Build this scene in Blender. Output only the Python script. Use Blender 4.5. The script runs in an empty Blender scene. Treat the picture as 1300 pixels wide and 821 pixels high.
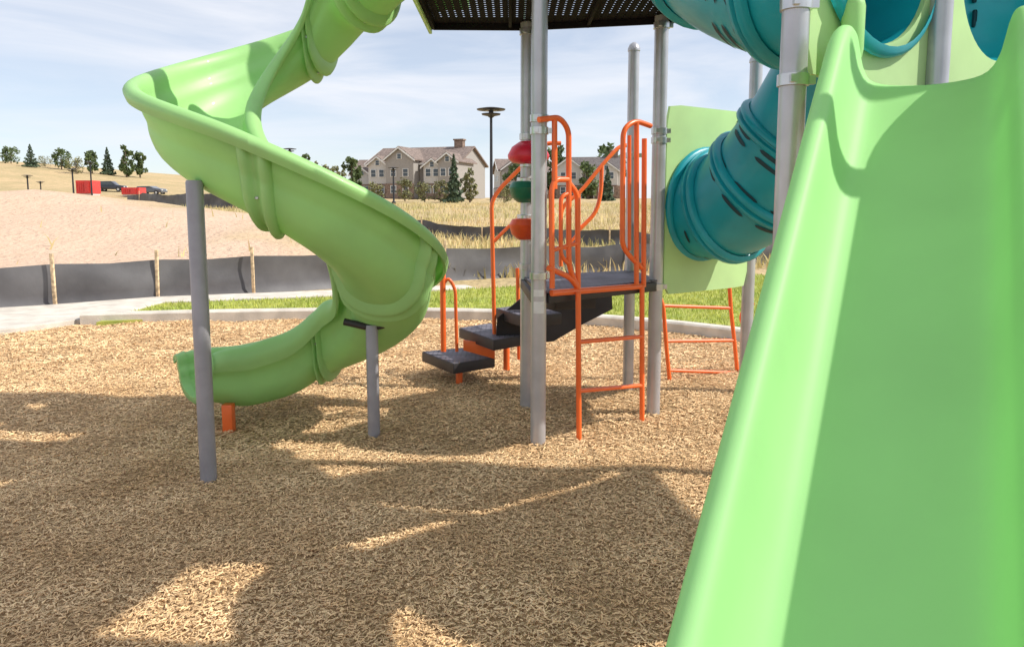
import bpy, bmesh, math, random
import numpy as np
from mathutils import Vector
random.seed(7); np.random.seed(7)
R=math.radians; PI=math.pi
scene=bpy.context.scene; C=scene.collection
F=939.0; PITCH=R(6.6); cp=math.cos(PITCH); sp=math.sin(PITCH); CH=1.45
# ------------------------------------------------------------------ survey helpers
def ray(px,py):
    dx=(px-650)/F; dy=(365.5-py)/F
    return Vector((dx,cp+dy*sp,-sp+dy*cp))
def PY(px,py,Y):
    r=ray(px,py); t=Y/r.y; return Vector((r.x*t,Y,CH+r.z*t))
def PZ(px,py,z=0.0):
    r=ray(px,py); t=(z-CH)/r.z; return Vector((r.x*t,r.y*t,z))
def PL(px,py,a,b):
    r=ray(px,py); n=(b[1]-a[1],-(b[0]-a[0]))
    t=(n[0]*a[0]+n[1]*a[1])/(n[0]*r.x+n[1]*r.y)
    return Vector((r.x*t,r.y*t,CH+r.z*t))
def sstep(a,b,x):
    t=min(1,max(0,(x-a)/(b-a))); return t*t*(3-2*t)
# ------------------------------------------------------------------ mesh builder
ORG={}
class MB:
    def __init__(s): s.v=[]; s.f=[]
    def add(s,vs,fs):
        n=len(s.v); s.v+= [tuple(v) for v in vs]; s.f+=[tuple(i+n for i in f) for f in fs]; return s
    def obox(s,o,ax,ay,az):
        o,ax,ay,az=map(Vector,(o,ax,ay,az))
        vs=[o+ax*i+ay*j+az*k for k in(-.5,.5) for j in(-.5,.5) for i in(-.5,.5)]
        return s.add(vs,[(0,2,3,1),(4,5,7,6),(0,1,5,4),(2,6,7,3),(0,4,6,2),(1,3,7,5)])
    def box(s,c,d,rz=0):
        c_,s_=math.cos(rz),math.sin(rz)
        return s.obox(c,(d[0]*c_,d[0]*s_,0),(-d[1]*s_,d[1]*c_,0),(0,0,d[2]))
    def tube(s,pts,r,n=12,closed=False):
        pts=[Vector(p) for p in pts]; m=len(pts); rings=[]
        t=(pts[1]-pts[0]).normalized(); ref=Vector((0,0,1)) if abs(t.z)<.9 else Vector((1,0,0))
        u=t.cross(ref).normalized()
        for i,p in enumerate(pts):
            a=pts[max(0,i-1)]; b=pts[min(m-1,i+1)]
            if closed: a=pts[i-1]; b=pts[(i+1)%m]
            t=(b-a).normalized(); u=(u-t*u.dot(t)).normalized(); w=t.cross(u)
            rr=r[i] if isinstance(r,(list,tuple)) else r
            rings.append([p+(u*math.cos(2*PI*k/n)+w*math.sin(2*PI*k/n))*rr for k in range(n)])
        vs=[v for g in rings for v in g]; fs=[]
        for i in range(m if closed else m-1):
            j=(i+1)%m
            for k in range(n):
                k2=(k+1)%n; fs.append((i*n+k,i*n+k2,j*n+k2,j*n+k))
        if not closed:
            fs.append(tuple(range(n))[::-1]); fs.append(tuple((m-1)*n+k for k in range(n)))
        return s.add(vs,fs)
    def lathe(s,prof,c,n=24):
        c=Vector(c); m=len(prof)
        vs=[c+Vector((r*math.cos(2*PI*k/n),r*math.sin(2*PI*k/n),z)) for r,z in prof for k in range(n)]
        fs=[(i*n+k,i*n+(k+1)%n,(i+1)*n+(k+1)%n,(i+1)*n+k) for i in range(m-1) for k in range(n)]
        fs.append(tuple(range(n))[::-1]); fs.append(tuple((m-1)*n+k for k in range(n)))
        return s.add(vs,fs)
    def prism(s,poly,z0,z1):
        n=len(poly)
        vs=[(p[0],p[1],z0) for p in poly]+[(p[0],p[1],z1) for p in poly]
        fs=[tuple(range(n))[::-1],tuple(range(n,2*n))]+[(i,(i+1)%n,n+(i+1)%n,n+i) for i in range(n)]
        return s.add(vs,fs)
    def slab(s,pts,off):      # planar polygon of 3D points extruded by a vector
        n=len(pts); off=Vector(off)
        vs=[Vector(p) for p in pts]+[Vector(p)+off for p in pts]
        fs=[tuple(range(n))[::-1],tuple(range(n,2*n))]+[(i,(i+1)%n,n+(i+1)%n,n+i) for i in range(n)]
        return s.add(vs,fs)
    def sweep(s,loops,caps=True):
        n=len(loops[0]); m=len(loops)
        vs=[v for g in loops for v in g]
        fs=[(i*n+k,i*n+(k+1)%n,(i+1)*n+(k+1)%n,(i+1)*n+k) for i in range(m-1) for k in range(n)]
        if caps:
            h=n//2
            for b in (0,(m-1)*n):
                for k in range(h-1): fs.append((b+k,b+k+1,b+n-2-k,b+n-1-k))
        return s.add(vs,fs)
    def build(s,name,mat,parent=None,smooth=True,local=False,bevel=0,ang=40,recalc=True):
        o_=Vector((0,0,0))
        if parent is not None and not local: o_=ORG.get(parent.name,Vector((0,0,0)))
        me=bpy.data.meshes.new(name)
        me.from_pydata([tuple(Vector(v)-o_) for v in s.v],[],s.f)
        if recalc:
            bm=bmesh.new(); bm.from_mesh(me); bmesh.ops.recalc_face_normals(bm,faces=bm.faces)
            if bevel: 
                bmesh.ops.bevel(bm,geom=[e for e in bm.edges if e.is_manifold and e.calc_face_angle(0)>R(30)],offset=bevel,segments=2,profile=.6,affect='EDGES')
            bm.to_mesh(me); bm.free()
        me.update()
        if smooth:
            me.polygons.foreach_set('use_smooth',[True]*len(me.polygons))
            me.set_sharp_from_angle(angle=R(ang))
        me.materials.append(mat)
        o=bpy.data.objects.new(name,me); C.objects.link(o)
        if parent is not None:
            o.parent=parent; ORG[o.name]=o_
        return o
def tag(o,label=None,cat=None,group=None,kind=None):
    if label:o['label']=label
    if cat:o['category']=cat
    if group:o['group']=group
    if kind:o['kind']=kind
    return o
def thing(name,label,cat,loc=(0,0,0),rz=0,group=None):
    o=bpy.data.objects.new(name,None); C.objects.link(o); o.location=loc; o.rotation_euler=(0,0,rz)
    o.empty_display_size=.2; ORG[o.name]=Vector(loc); return tag(o,label,cat,group)
def crom(pts,sub=6):
    pts=[Vector(p) for p in pts]; out=[]
    for i in range(len(pts)-1):
        p0=pts[max(0,i-1)];p1=pts[i];p2=pts[i+1];p3=pts[min(len(pts)-1,i+2)]
        for k in range(sub):
            t=k/sub
            out.append(.5*((2*p1)+(p2-p0)*t+(2*p0-5*p1+4*p2-p3)*t*t+(3*p1-p0-3*p2+p3)*t**3))
    out.append(pts[-1]); return out
def rnd(pts,r=.05,k=5):     # polyline with rounded corners
    pts=[Vector(p) for p in pts]; out=[pts[0]]
    for i in range(1,len(pts)-1):
        a,b,c=pts[i-1],pts[i],pts[i+1]
        d1=(a-b);d2=(c-b); q=min(r,d1.length*.48,d2.length*.48)
        s=b+d1.normalized()*q; e=b+d2.normalized()*q
        for j in range(k+1):
            t=j/k; out.append((1-t)**2*s+2*t*(1-t)*b+t*t*e)
    out.append(pts[-1]); return out
# ------------------------------------------------------------------ materials
def mat(name,col,rough=.5,metal=0,var=.12,scale=6,bump=0,bscale=60,island=0,trans=0,col2=None,spec=.5,coat=0):
    m=bpy.data.materials.new(name); m.use_nodes=True; nt=m.node_tree; N=nt.nodes; L=nt.links
    b=N['Principled BSDF']; b.inputs['Roughness'].default_value=rough; b.inputs['Metallic'].default_value=metal
    b.inputs['Specular IOR Level'].default_value=spec; b.inputs['Coat Weight'].default_value=coat
    tc=N.new('ShaderNodeTexCoord')
    nz=N.new('ShaderNodeTexNoise'); nz.inputs['Scale'].default_value=scale; nz.inputs['Detail'].default_value=6
    L.new(tc.outputs['Object'],nz.inputs['Vector'])
    mx=N.new('ShaderNodeMix'); mx.data_type='RGBA'
    c=col
    c2=col2 if col2 else tuple(x*(1-var*2) for x in col)
    c1=col if col2 else tuple(min(1,x*(1+var)) for x in col)
    mx.inputs['A'].default_value=(*c1,1); mx.inputs['B'].default_value=(*c2,1)
    rp=N.new('ShaderNodeMapRange'); rp.inputs['From Min'].default_value=.35; rp.inputs['From Max'].default_value=.65
    L.new(nz.outputs['Fac'],rp.inputs['Value'])
    L.new(rp.outputs['Result'],mx.inputs['Factor']); out=mx.outputs['Result']
    if island:
        g=N.new('ShaderNodeNewGeometry'); hs=N.new('ShaderNodeHueSaturation')
        mr=N.new('ShaderNodeMapRange'); mr.inputs['To Min'].default_value=1-island; mr.inputs['To Max'].default_value=1+island
        L.new(g.outputs['Random Per Island'],mr.inputs['Value']); L.new(mr.outputs['Result'],hs.inputs['Value'])
        L.new(out,hs.inputs['Color']); out=hs.outputs['Color']
    L.new(out,b.inputs['Base Color'])
    if bump:
        n2=N.new('ShaderNodeTexNoise'); n2.inputs['Scale'].default_value=bscale; n2.inputs['Detail'].default_value=4
        L.new(tc.outputs['Object'],n2.inputs['Vector'])
        bp=N.new('ShaderNodeBump'); bp.inputs['Strength'].default_value=bump; bp.inputs['Distance'].default_value=.01
        L.new(n2.outputs['Fac'],bp.inputs['Height']); L.new(bp.outputs['Normal'],b.inputs['Normal'])
    if trans:
        tr=N.new('ShaderNodeBsdfTranslucent'); L.new(out,tr.inputs['Color'])
        ms=N.new('ShaderNodeMixShader'); ms.inputs[0].default_value=trans
        L.new(b.outputs[0],ms.inputs[1]); L.new(tr.outputs[0],ms.inputs[2]); L.new(ms.outputs[0],N['Material Output'].inputs['Surface'])
    return m
def dots(m,pitch,axes,rad):
    nt=m.node_tree;N=nt.nodes;L=nt.links
    tc=N.new('ShaderNodeTexCoord'); v=N.new('ShaderNodeVectorMath'); v.operation='SCALE'; v.inputs['Scale'].default_value=1/pitch
    L.new(tc.outputs['Object'],v.inputs[0])
    fr=N.new('ShaderNodeVectorMath'); fr.operation='FRACTION'; L.new(v.outputs[0],fr.inputs[0])
    sb=N.new('ShaderNodeVectorMath'); sb.operation='SUBTRACT'; sb.inputs[1].default_value=(.5,.5,.5); L.new(fr.outputs[0],sb.inputs[0])
    sx=N.new('ShaderNodeSeparateXYZ'); L.new(sb.outputs[0],sx.inputs[0])
    cm=N.new('ShaderNodeCombineXYZ'); L.new(sx.outputs[axes[0]],cm.inputs[0]); L.new(sx.outputs[axes[1]],cm.inputs[1])
    ln=N.new('ShaderNodeVectorMath'); ln.operation='LENGTH'; L.new(cm.outputs[0],ln.inputs[0])
    lt=N.new('ShaderNodeMath'); lt.operation='LESS_THAN'; lt.inputs[1].default_value=rad; L.new(ln.outputs['Value'],lt.inputs[0])
    t=N.new('ShaderNodeBsdfTransparent'); ms=N.new('ShaderNodeMixShader')
    out=N['Material Output']; src=out.inputs['Surface'].links[0].from_socket
    L.new(lt.outputs[0],ms.inputs[0]); L.new(src,ms.inputs[1]); L.new(t.outputs[0],ms.inputs[2]); L.new(ms.outputs[0],out.inputs['Surface'])
M={}
M['green']=mat('green_plastic',(.43,.76,.29),.45,var=.04,scale=2.5,bump=.04,bscale=150,trans=.25,coat=.05)
M['green2']=mat('green_slide_plastic',(.46,.83,.35),.55,var=.03,scale=2,bump=.03,bscale=220,trans=.34,spec=.35)
M['panel']=mat('light_green_panel',(.60,.84,.40),.5,var=.04,scale=3,bump=.03,trans=.25)
M['teal']=mat('teal_plastic',(.010,.40,.50),.36,var=.06,scale=4,bump=.03,bscale=150,trans=.16,coat=.15)
M['tealdark']=mat('dark_slot',(.003,.045,.065),.6)
M['orange']=mat('orange_coated_steel',(.93,.16,.03),.35,var=.05,coat=.2)
M['post']=mat('grey_post_paint',(.50,.50,.53),.32,metal=.4,var=.05,scale=8)
M['post2']=mat('taupe_grey_post_paint',(.33,.32,.345),.42,metal=.15,var=.06,scale=8)
M['steel']=mat('steel',(.6,.6,.6),.3,metal=.8)
M['deck']=mat('dark_coated_deck',(.010,.009,.011),.8,var=.2,spec=.08); dots(M['deck'],.05,(0,1),.16)
M['decktop']=mat('dark_frame_matte',(.012,.011,.013),.8,spec=.1)
M['tread']=mat('tread_coating',(.15,.14,.17),.6,var=.2,bump=.3,bscale=90); dots(M['tread'],.04,(0,1),.13)
M['deckframe']=mat('dark_deck_frame',(.03,.026,.028),.5)
M['stringer']=mat('black_stair_panel',(.02,.018,.02),.45,spec=.3)
M['red']=mat('red_plastic',(.72,.02,.05),.35); M['dgreen']=mat('dark_green_plastic',(.01,.16,.09),.35); M['redorange']=mat('red_orange_plastic',(.8,.09,.02),.35)
M['white']=mat('white_sticker',(.8,.8,.78),.5)
M['mulch']=mat('mulch_bed',(.58,.38,.19),.95,col2=(.29,.175,.08),scale=60,bump=1,bscale=120)
M['chip']=mat('wood_chip',(.88,.63,.36),.85,col2=(.66,.43,.22),scale=2.2,island=.36)
M['grass']=mat('lawn',(.42,.42,.09),.95,col2=(.26,.31,.06),scale=3,bump=.6)
M['blade']=mat('grass_blade',(.56,.57,.13),.8,col2=(.36,.44,.08),scale=1.3,island=.3,trans=.2)
M['dry']=mat('dry_grass_blade',(.74,.57,.30),.9,col2=(.48,.45,.18),scale=.25,island=.3,trans=.15)
M['concrete']=mat('pale_concrete',(.66,.60,.52),.85,var=.1,scale=5,bump=.3)
M['fabric']=mat('black_silt_fabric',(.15,.145,.15),.5,col2=(.05,.047,.052),scale=.9,bump=.15,bscale=25)
M['stake']=mat('wooden_stake',(.76,.56,.34),.8,var=.2,scale=20)
M['black']=mat('black_metal',(.02,.02,.024),.45)
M['trunk']=mat('bark',(.14,.10,.07),.9)
M['leaf']=mat('leaf',(.15,.20,.07),.7,col2=(.09,.13,.05),scale=.8,island=.4,trans=.25)
M['leaf2']=mat('conifer_leaf',(.09,.13,.07),.8,col2=(.065,.10,.055),scale=.8,island=.4)
M['leaf3']=mat('dry_bush_leaf',(.24,.23,.10),.8,col2=(.15,.16,.07),scale=.8,island=.4)
M['siding']=mat('tan_grey_siding',(.35,.325,.30),.8,var=.06); M['siding2']=mat('pale_siding',(.60,.575,.54),.8,var=.05)
M['brick']=mat('brown_stone_base',(.27,.19,.145),.9,var=.2,scale=3); M['roof']=mat('brown_shingle',(.235,.18,.155),.9,var=.2,scale=3,bump=.5)
M['roofdark']=mat('dark_shingle',(.15,.13,.125),.9,var=.2,scale=3)
M['trim']=mat('white_trim',(.82,.81,.78),.6); M['glass']=mat('window_glass',(.07,.09,.11),.1)
M['carblack']=mat('black_car_paint',(.02,.02,.03),.2,coat=.6); M['carred']=mat('red_paint',(.70,.04,.03),.35,coat=.3); M['cargrey']=mat('grey_car_paint',(.12,.13,.15),.2,coat=.6)
M['rubber']=mat('rubber',(.02,.02,.02),.8); M['lampglass']=mat('lamp_lens',(.7,.7,.65),.3)

# ------------------------------------------------------------------ terrain
def th(x,y):
    z=-.03+1.1*sstep(14,60,y)+1.2*sstep(60,170,y)
    z+=1.6*math.exp(-((x+20)/9)**2-((y-29)/8)**2)
    z+=.50*math.exp(-((x+9)/6)**2-((y-24)/5)**2)
    z+=9.5*math.exp(-((x+135)/62)**2)*sstep(60,190,y)
    if y>13:
        k=sstep(13,20,y)
        z+=k*(.10*math.sin(x*.9+y*.4)*math.sin(y*.7)+.05*math.sin(x*2.3+1.7*math.sin(y*1.1))*math.sin(y*1.9+x*.6)+.03*math.sin(x*4.7+y)*math.sin(y*3.9-x*1.3))
    return z
def sp_(a,n,k): return [a*math.sinh(k*(2*i/n-1))/math.sinh(k) for i in range(n+1)]
xs=sp_(1500,240,6.2); ys=[-40+ (1640*math.sinh(4.6*i/280)/math.sinh(4.6)) for i in range(281)]
mb=MB(); nx=len(xs)
mb.v=[(x,y,th(x,y)) for y in ys for x in xs]
mb.f=[(j*nx+i,j*nx+i+1,(j+1)*nx+i+1,(j+1)*nx+i) for j in range(len(ys)-1) for i in range(nx-1)]
tm=mat('terrain_ground',(.60,.43,.235),.95,col2=(.46,.355,.18),scale=.12,bump=1,bscale=6)
nt=tm.node_tree;N=nt.nodes;L=nt.links
for n_ in N:
    if n_.type=='BUMP': n_.inputs['Distance'].default_value=.10
geo=N.new('ShaderNodeNewGeometry'); sx=N.new('ShaderNodeSeparateXYZ'); L.new(geo.outputs['Position'],sx.inputs[0])
nz=N.new('ShaderNodeTexNoise'); nz.inputs['Scale'].default_value=.12; nz.inputs['Detail'].default_value=8; L.new(geo.outputs['Position'],nz.inputs['Vector'])
m1=N.new('ShaderNodeMath'); m1.operation='MULTIPLY_ADD'; m1.inputs[1].default_value=.18; L.new(sx.outputs['Y'],m1.inputs[0]); L.new(sx.outputs['X'],m1.inputs[2])
m2=N.new('ShaderNodeMath'); m2.operation='MULTIPLY_ADD'; m2.inputs[1].default_value=14; L.new(nz.outputs['Fac'],m2.inputs[0]); L.new(m1.outputs[0],m2.inputs[2])
r1=N.new('ShaderNodeMapRange'); r1.inputs['From Min'].default_value=5.6; r1.inputs['From Max'].default_value=3.6; L.new(m2.outputs[0],r1.inputs['Value'])
m3=N.new('ShaderNodeMath'); m3.operation='MULTIPLY_ADD'; m3.inputs[1].default_value=20; L.new(nz.outputs['Fac'],m3.inputs[0]); L.new(sx.outputs['Y'],m3.inputs[2])
r2=N.new('ShaderNodeMapRange'); r2.inputs['From Min'].default_value=46; r2.inputs['From Max'].default_value=38; L.new(m3.outputs[0],r2.inputs['Value'])
mm=N.new('ShaderNodeMath'); mm.operation='MULTIPLY'; L.new(r1.outputs[0],mm.inputs[0]); L.new(r2.outputs[0],mm.inputs[1])
nd=N.new('ShaderNodeTexNoise'); nd.inputs['Scale'].default_value=1.6; nd.inputs['Detail'].default_value=10; nd.inputs['Roughness'].default_value=.7; L.new(geo.outputs['Position'],nd.inputs['Vector'])
rr_=N.new('ShaderNodeMapRange'); rr_.inputs['From Min'].default_value=.3; rr_.inputs['From Max'].default_value=.7; L.new(nd.outputs['Fac'],rr_.inputs['Value'])
dm=N.new('ShaderNodeMix'); dm.data_type='RGBA'; dm.inputs['A'].default_value=(.66,.475,.345,1); dm.inputs['B'].default_value=(.56,.39,.27,1); L.new(rr_.outputs[0],dm.inputs['Factor'])
fm=N.new('ShaderNodeMix'); fm.data_type='RGBA'; L.new(mm.outputs[0],fm.inputs['Factor'])
b=N['Principled BSDF']; src=b.inputs['Base Color'].links[0].from_socket
sc=N.new('ShaderNodeTexNoise'); sc.inputs['Scale'].default_value=.9; sc.inputs['Detail'].default_value=10; sc.inputs['Roughness'].default_value=.8; L.new(geo.outputs['Position'],sc.inputs['Vector'])
sr_=N.new('ShaderNodeMapRange'); sr_.inputs['From Min'].default_value=.42; sr_.inputs['From Max'].default_value=.66; sr_.inputs['To Max'].default_value=.6; L.new(sc.outputs['Fac'],sr_.inputs['Value'])
sm=N.new('ShaderNodeMix'); sm.data_type='RGBA'; sm.inputs['B'].default_value=(.28,.23,.11,1); L.new(sr_.outputs[0],sm.inputs['Factor']); L.new(src,sm.inputs['A'])
L.new(sm.outputs['Result'],fm.inputs['A']); L.new(dm.outputs['Result'],fm.inputs['B']); L.new(fm.outputs['Result'],b.inputs['Base Color'])
tag(mb.build('terrain',tm,recalc=False,ang=180),kind='structure')

mulch_poly=[(-5.2,8.85),(-4.2,9.05),(-3,9.2),(-1.9,9.28),(-.9,9.25),(0,9.1),(.9,8.78),(1.7,8.35),(2.4,7.8),(3.4,6.8),(4.4,5.3),(5,3.5),(5.2,1.5),(5,-1.5),(-7.5,-1.5),(-7.8,2),(-7.2,5),(-6.3,7.2),(-5.64,8.04)]
def inside(p,x,y):
    c=False; j=len(p)-1
    for i in range(len(p)):
        if (p[i][1]>y)!=(p[j][1]>y) and x<(p[j][0]-p[i][0])*(y-p[i][1])/(p[j][1]-p[i][1])+p[i][0]: c=not c
        j=i
    return c
def mz(x,y): return .012*math.sin(3.1*x+1.3*y)*math.sin(2.3*y-.7*x)+.008*math.sin(7*x)*math.sin(6.1*y)
mb=MB(); g=.1; idx={}
def vid(i,j):
    if (i,j) not in idx:
        idx[(i,j)]=len(mb.v); mb.v.append((i*g,j*g,mz(i*g,j*g)-.008))
    return idx[(i,j)]
for i in range(-80,54):
    for j in range(-16,95):
        if inside(mulch_poly,(i+.5)*g,(j+.5)*g): mb.f.append((vid(i,j),vid(i+1,j),vid(i+1,j+1),vid(i,j+1)))
tag(mb.build('mulch_ground',M['mulch'],ang=180),kind='structure')
mb=MB(); mb.prism([(-4.95,8.7),(-4.95,10.35),(-3.0,10.95),(0,12.4),(3,14.2),(14,15.5),(16,-2),(5.2,-2),(5.2,1.5),(5,3.5),(4.4,5.3),(3.4,6.8),(2.4,7.8),(1.7,8.35),(.9,8.78),(0,9.1),(-.9,9.25),(-1.9,9.28),(-3,9.2),(-4.2,9.05)],-.12,.035)
tag(mb.build('lawn_strip',M['grass'],smooth=False),kind='structure')
mb=MB(); mb.prism([(-9,2.5),(-7.25,5),(-6.35,7.2),(-5.7,8.04),(-5.24,8.8),(-4.97,8.95),(-4.97,10.4),(-3,11.0),(-.6,12.2),(-.8,12.6),(-3.1,11.75),(-5.3,11.0),(-6.4,10.1),(-7,9.75),(-11,7.2)],-.1,.05)
tag(mb.build('sidewalk',M['concrete'],smooth=False,bevel=.01),kind='structure')
cpth=crom([(x,y,0) for x,y in mulch_poly[:14]],6)
mb=MB(); loops=[]
for i,p in enumerate(cpth):
    a=cpth[max(0,i-1)];b_=cpth[min(len(cpth)-1,i+1)]; t=(b_-a).normalized(); n=Vector((t.y,-t.x,0))
    loops.append([p+n*s+Vector((0,0,z)) for s,z in((-.085,-.05),(-.085,.10),(-.065,.12),(.065,.12),(.085,.10),(.085,-.05))])
mb.sweep(loops,caps=False); tag(mb.build('kerb',M['concrete']),kind='structure')

# ------------------------------------------------------------------ wood chips
def chips(n,x0,x1,y0,y1,L0,W0):
    x=np.random.uniform(x0,x1,n); y=np.random.uniform(y0,y1,n)
    keep=np.array([inside(mulch_poly,a,b) for a,b in zip(x,y)]); x=x[keep];y=y[keep];n=len(x)
    z=np.array([mz(a,b) for a,b in zip(x,y)])+np.random.uniform(-.006,.008,n)
    L_=L0*np.random.uniform(.35,1.6,n); W_=W0*np.random.uniform(.5,1.6,n); H_=W_*np.random.uniform(.1,.45,n)
    yaw=np.random.uniform(0,2*PI,n); tl=np.random.normal(0,.2,n); rl=np.random.normal(0,.3,n)
    d=np.stack([np.cos(yaw)*np.cos(tl),np.sin(yaw)*np.cos(tl),np.sin(tl)],1)
    s=np.stack([-np.sin(yaw)*np.cos(rl),np.cos(yaw)*np.cos(rl),np.sin(rl)],1); u=np.cross(d,s)
    c=np.stack([x,y,z],1); out=[]; tp=np.random.uniform(.2,1,n)
    for (i,j,k) in((-1,-1,0),(1,-1,0),(1,0,1),(-1,0,1),(1,1,0),(-1,1,0)):
        w=W_*(tp if i>0 else 1)
        out.append(c+d*(i*L_/2)[:,None]+s*(j*w/2)[:,None]+u*(k*H_)[:,None])
    V=np.stack(out,1).reshape(-1,3)
    b=(np.arange(n)*6)[:,None,None]
    Q=np.array([(0,1,2,3),(3,2,4,5)])[None]+b
    return V,Q.reshape(-1,4)
Vs=[];Qs=[];off=0
for a in((140000,-3.6,2.6,1.9,4.2,.019,.005),(115000,-5.6,3.6,4.0,6.6,.025,.0066),(60000,-7,4.6,6.4,9.3,.036,.0095),(9000,-7.5,-4,2,6,.036,.009)):
    V,Q=chips(*a); Vs.append(V); Qs.append(Q+off); off+=len(V)
V=np.concatenate(Vs);Q=np.concatenate(Qs)
me=bpy.data.meshes.new('wood_chips'); me.from_pydata(V.tolist(),[],Q.tolist()); me.materials.append(M['chip'])
o=bpy.data.objects.new('wood_chips',me); C.objects.link(o); tag(o,'loose tan wood chip mulch covering the playground floor','wood chips',kind='stuff')
# grasses
def blades(name,n,fn,h0,w0,m,label,cat):
    vs=[];fs=[]
    for _ in range(n):
        p=fn()
        if p is None: continue
        x,y,z=p; a=random.uniform(0,PI); h=h0*random.uniform(.5,1.5); w=w0*random.uniform(.6,1.3); lx=random.gauss(0,.3)*h; ly=random.gauss(0,.3)*h
        k=len(vs); dx,dy=math.cos(a)*w,math.sin(a)*w
        vs+=[(x-dx,y-dy,z),(x+dx,y+dy,z),(x+lx*.4+dx*.6,y+ly*.4+dy*.6,z+h*.6),(x+lx*.4-dx*.6,y+ly*.4-dy*.6,z+h*.6),(x+lx,y+ly,z+h)]
        fs+=[(k,k+1,k+2,k+3),(k+3,k+2,k+4)]
    me=bpy.data.meshes.new(name); me.from_pydata(vs,[],fs); me.materials.append(m)
    o=bpy.data.objects.new(name,me); C.objects.link(o); tag(o,label,cat,kind='stuff')
lawn=[(-4.9,9.0),(-4.9,10.35),(-3.0,10.95),(0,12.4),(3,14.2),(9,15),(9,6),(4.5,5.4),(3.5,6.9),(2.5,7.9),(1.7,8.5),(.9,8.93),(0,9.25),(-.9,9.4),(-1.9,9.43),(-3,9.35),(-4.2,9.2)]
def fl():
    x=random.uniform(-5,8);y=random.uniform(6,15)
    return (x,y,.03) if inside(lawn,x,y) else None
blades('lawn_grass',80000,fl,.045,.007,M['blade'],'short yellow green turf behind the curved concrete kerb','grass')
def fd():
    y=13.5+75*random.random()**2.0; x=random.uniform(-.5*y-3,1.0*y)
    nse=math.sin(x*.35+1)*math.sin(y*.22)+.5*math.sin(x*.9+y*.5)
    if y<42 and x<-1.0-.12*y+nse*2.5 and random.random()>.006: return None
    if y<16 and x<6 and y<13.9+.45*(x+1.2): return None
    return (x,y,th(x,y)-.02)
blades('dry_meadow_grass',75000,fd,.26,.02,M['dry'],'dry tan and green meadow grass beyond the silt fence','meadow grass')

# ------------------------------------------------------------------ silt fences
def fence(line,h,label,stakes,seg=.12,stakeh=.25):
    line=[Vector((a,b,0)) for a,b in line]
    root=thing('silt_fence',label,'silt fence',(line[0].x,line[0].y,th(line[0].x,line[0].y)))
    pts=[]
    for i in range(len(line)-1):
        a,b=line[i],line[i+1]; n=max(2,int((b-a).length/seg))
        for k in range(n): pts.append(a.lerp(b,k/n))
    pts.append(line[-1]); s=0; loops=[]
    sd_=[min((math.hypot(p.x-q[0],p.y-q[1]) for q in stakes),default=0) for p in pts]
    for i,p in enumerate(pts):
        a=pts[max(0,i-1)];b=pts[min(len(pts)-1,i+1)]; t=(b-a).normalized(); nn=Vector((t.y,-t.x,0)); s+= (p-a).length if i else 0
        z0=th(p.x,p.y)
        row=[]; hh=h*(1-.05*min(1,sd_[i]/.8))
        for j in range(7):
            q=j/6; off=.035*math.sin(s*1.3+q*2.2)*math.sin(q*PI)+.014*math.sin(s*5+q*5)*q*(1-q)*3
            row.append(p+nn*(off+(.06 if j==0 else 0))+Vector((0,0,z0-.02+hh*q)))
        loops.append(row)
    mb=MB(); m=7
    mb.v=[tuple(v) for r_ in loops for v in r_]
    mb.f=[(i*m+j,i*m+j+1,(i+1)*m+j+1,(i+1)*m+j) for i in range(len(loops)-1) for j in range(m-1)]
    mb.build('fabric',M['fabric'],root,ang=180)
    for sx_,sy_ in stakes:
        z0=th(sx_,sy_); l=random.uniform(-.04,.04)
        mb=MB(); mb.obox((sx_,sy_-.05,z0+(h+stakeh)/2-.03),(.045,0,0),(0,.035,0),(l*h,0,h+stakeh)); mb.build('stake',M['stake'],root,bevel=.004)
    return root
fence([(-14,5.5),(-9,8.6),(-6.97,9.97),(-5.3,11.2),(-4.15,12.0),(-1.26,13.9),(2.6,16.0),(9,19),(14,20)],.64,'long black fabric silt fence with wooden stakes behind the lawn and sidewalk',[(-9,8.6),(-6.41,10.33),(-5.35,11.15),(-4.17,11.9),(-2.6,13.0),(-1.26,13.85),(.6,14.9),(2.6,15.9),(4.6,16.9),(7,18)],stakeh=.16)
fence([(-3.4,26.5),(-1,24.8),(3,22.8),(7,23)],.5,'far dark silt fence in the dry meadow behind the stairs',[(-3.2,26.3),(-1,24.8),(1,23.8),(3,22.8),(5,22.8)],seg=.3,stakeh=.12)
fence([(-32,62),(-24,55),(-16,52),(-9,47)],1.1,'distant black silt fence at the foot of the hill on the left',[(-30,60),(-24,55),(-20,53.5),(-16,52),(-12,49.5)],seg=.5,stakeh=.2)

# ------------------------------------------------------------------ spiral slide
HC=Vector((-1.285,4.46,0)); RR=.54
ztab=[(0,2.78),(60,2.58),(75,2.45),(90,2.31),(135,2.03),(180,1.78),(225,1.58),(252,1.46),(270,1.36),(315,1.05),(360,.73),(405,.47),(440,.32),(460,.25)]
def zt(a):
    for i in range(len(ztab)-1):
        if ztab[i][0]<=a<=ztab[i+1][0]:
            p0=ztab[max(0,i-1)];p1=ztab[i];p2=ztab[i+1];p3=ztab[min(len(ztab)-1,i+2)]
            t=(a-p1[0])/(p2[0]-p1[0]); h=p2[0]-p1[0]
            m1=(p2[1]-p0[1])/(p2[0]-p0[0])*h; m2=(p3[1]-p1[1])/(p3[0]-p1[0])*h
            return (2*t**3-3*t*t+1)*p1[1]+(t**3-2*t*t+t)*m1+(-2*t**3+3*t*t)*p2[1]+(t**3-t*t)*m2
    return ztab[-1][1]
AE=455; ZAE=zt(AE)
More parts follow.
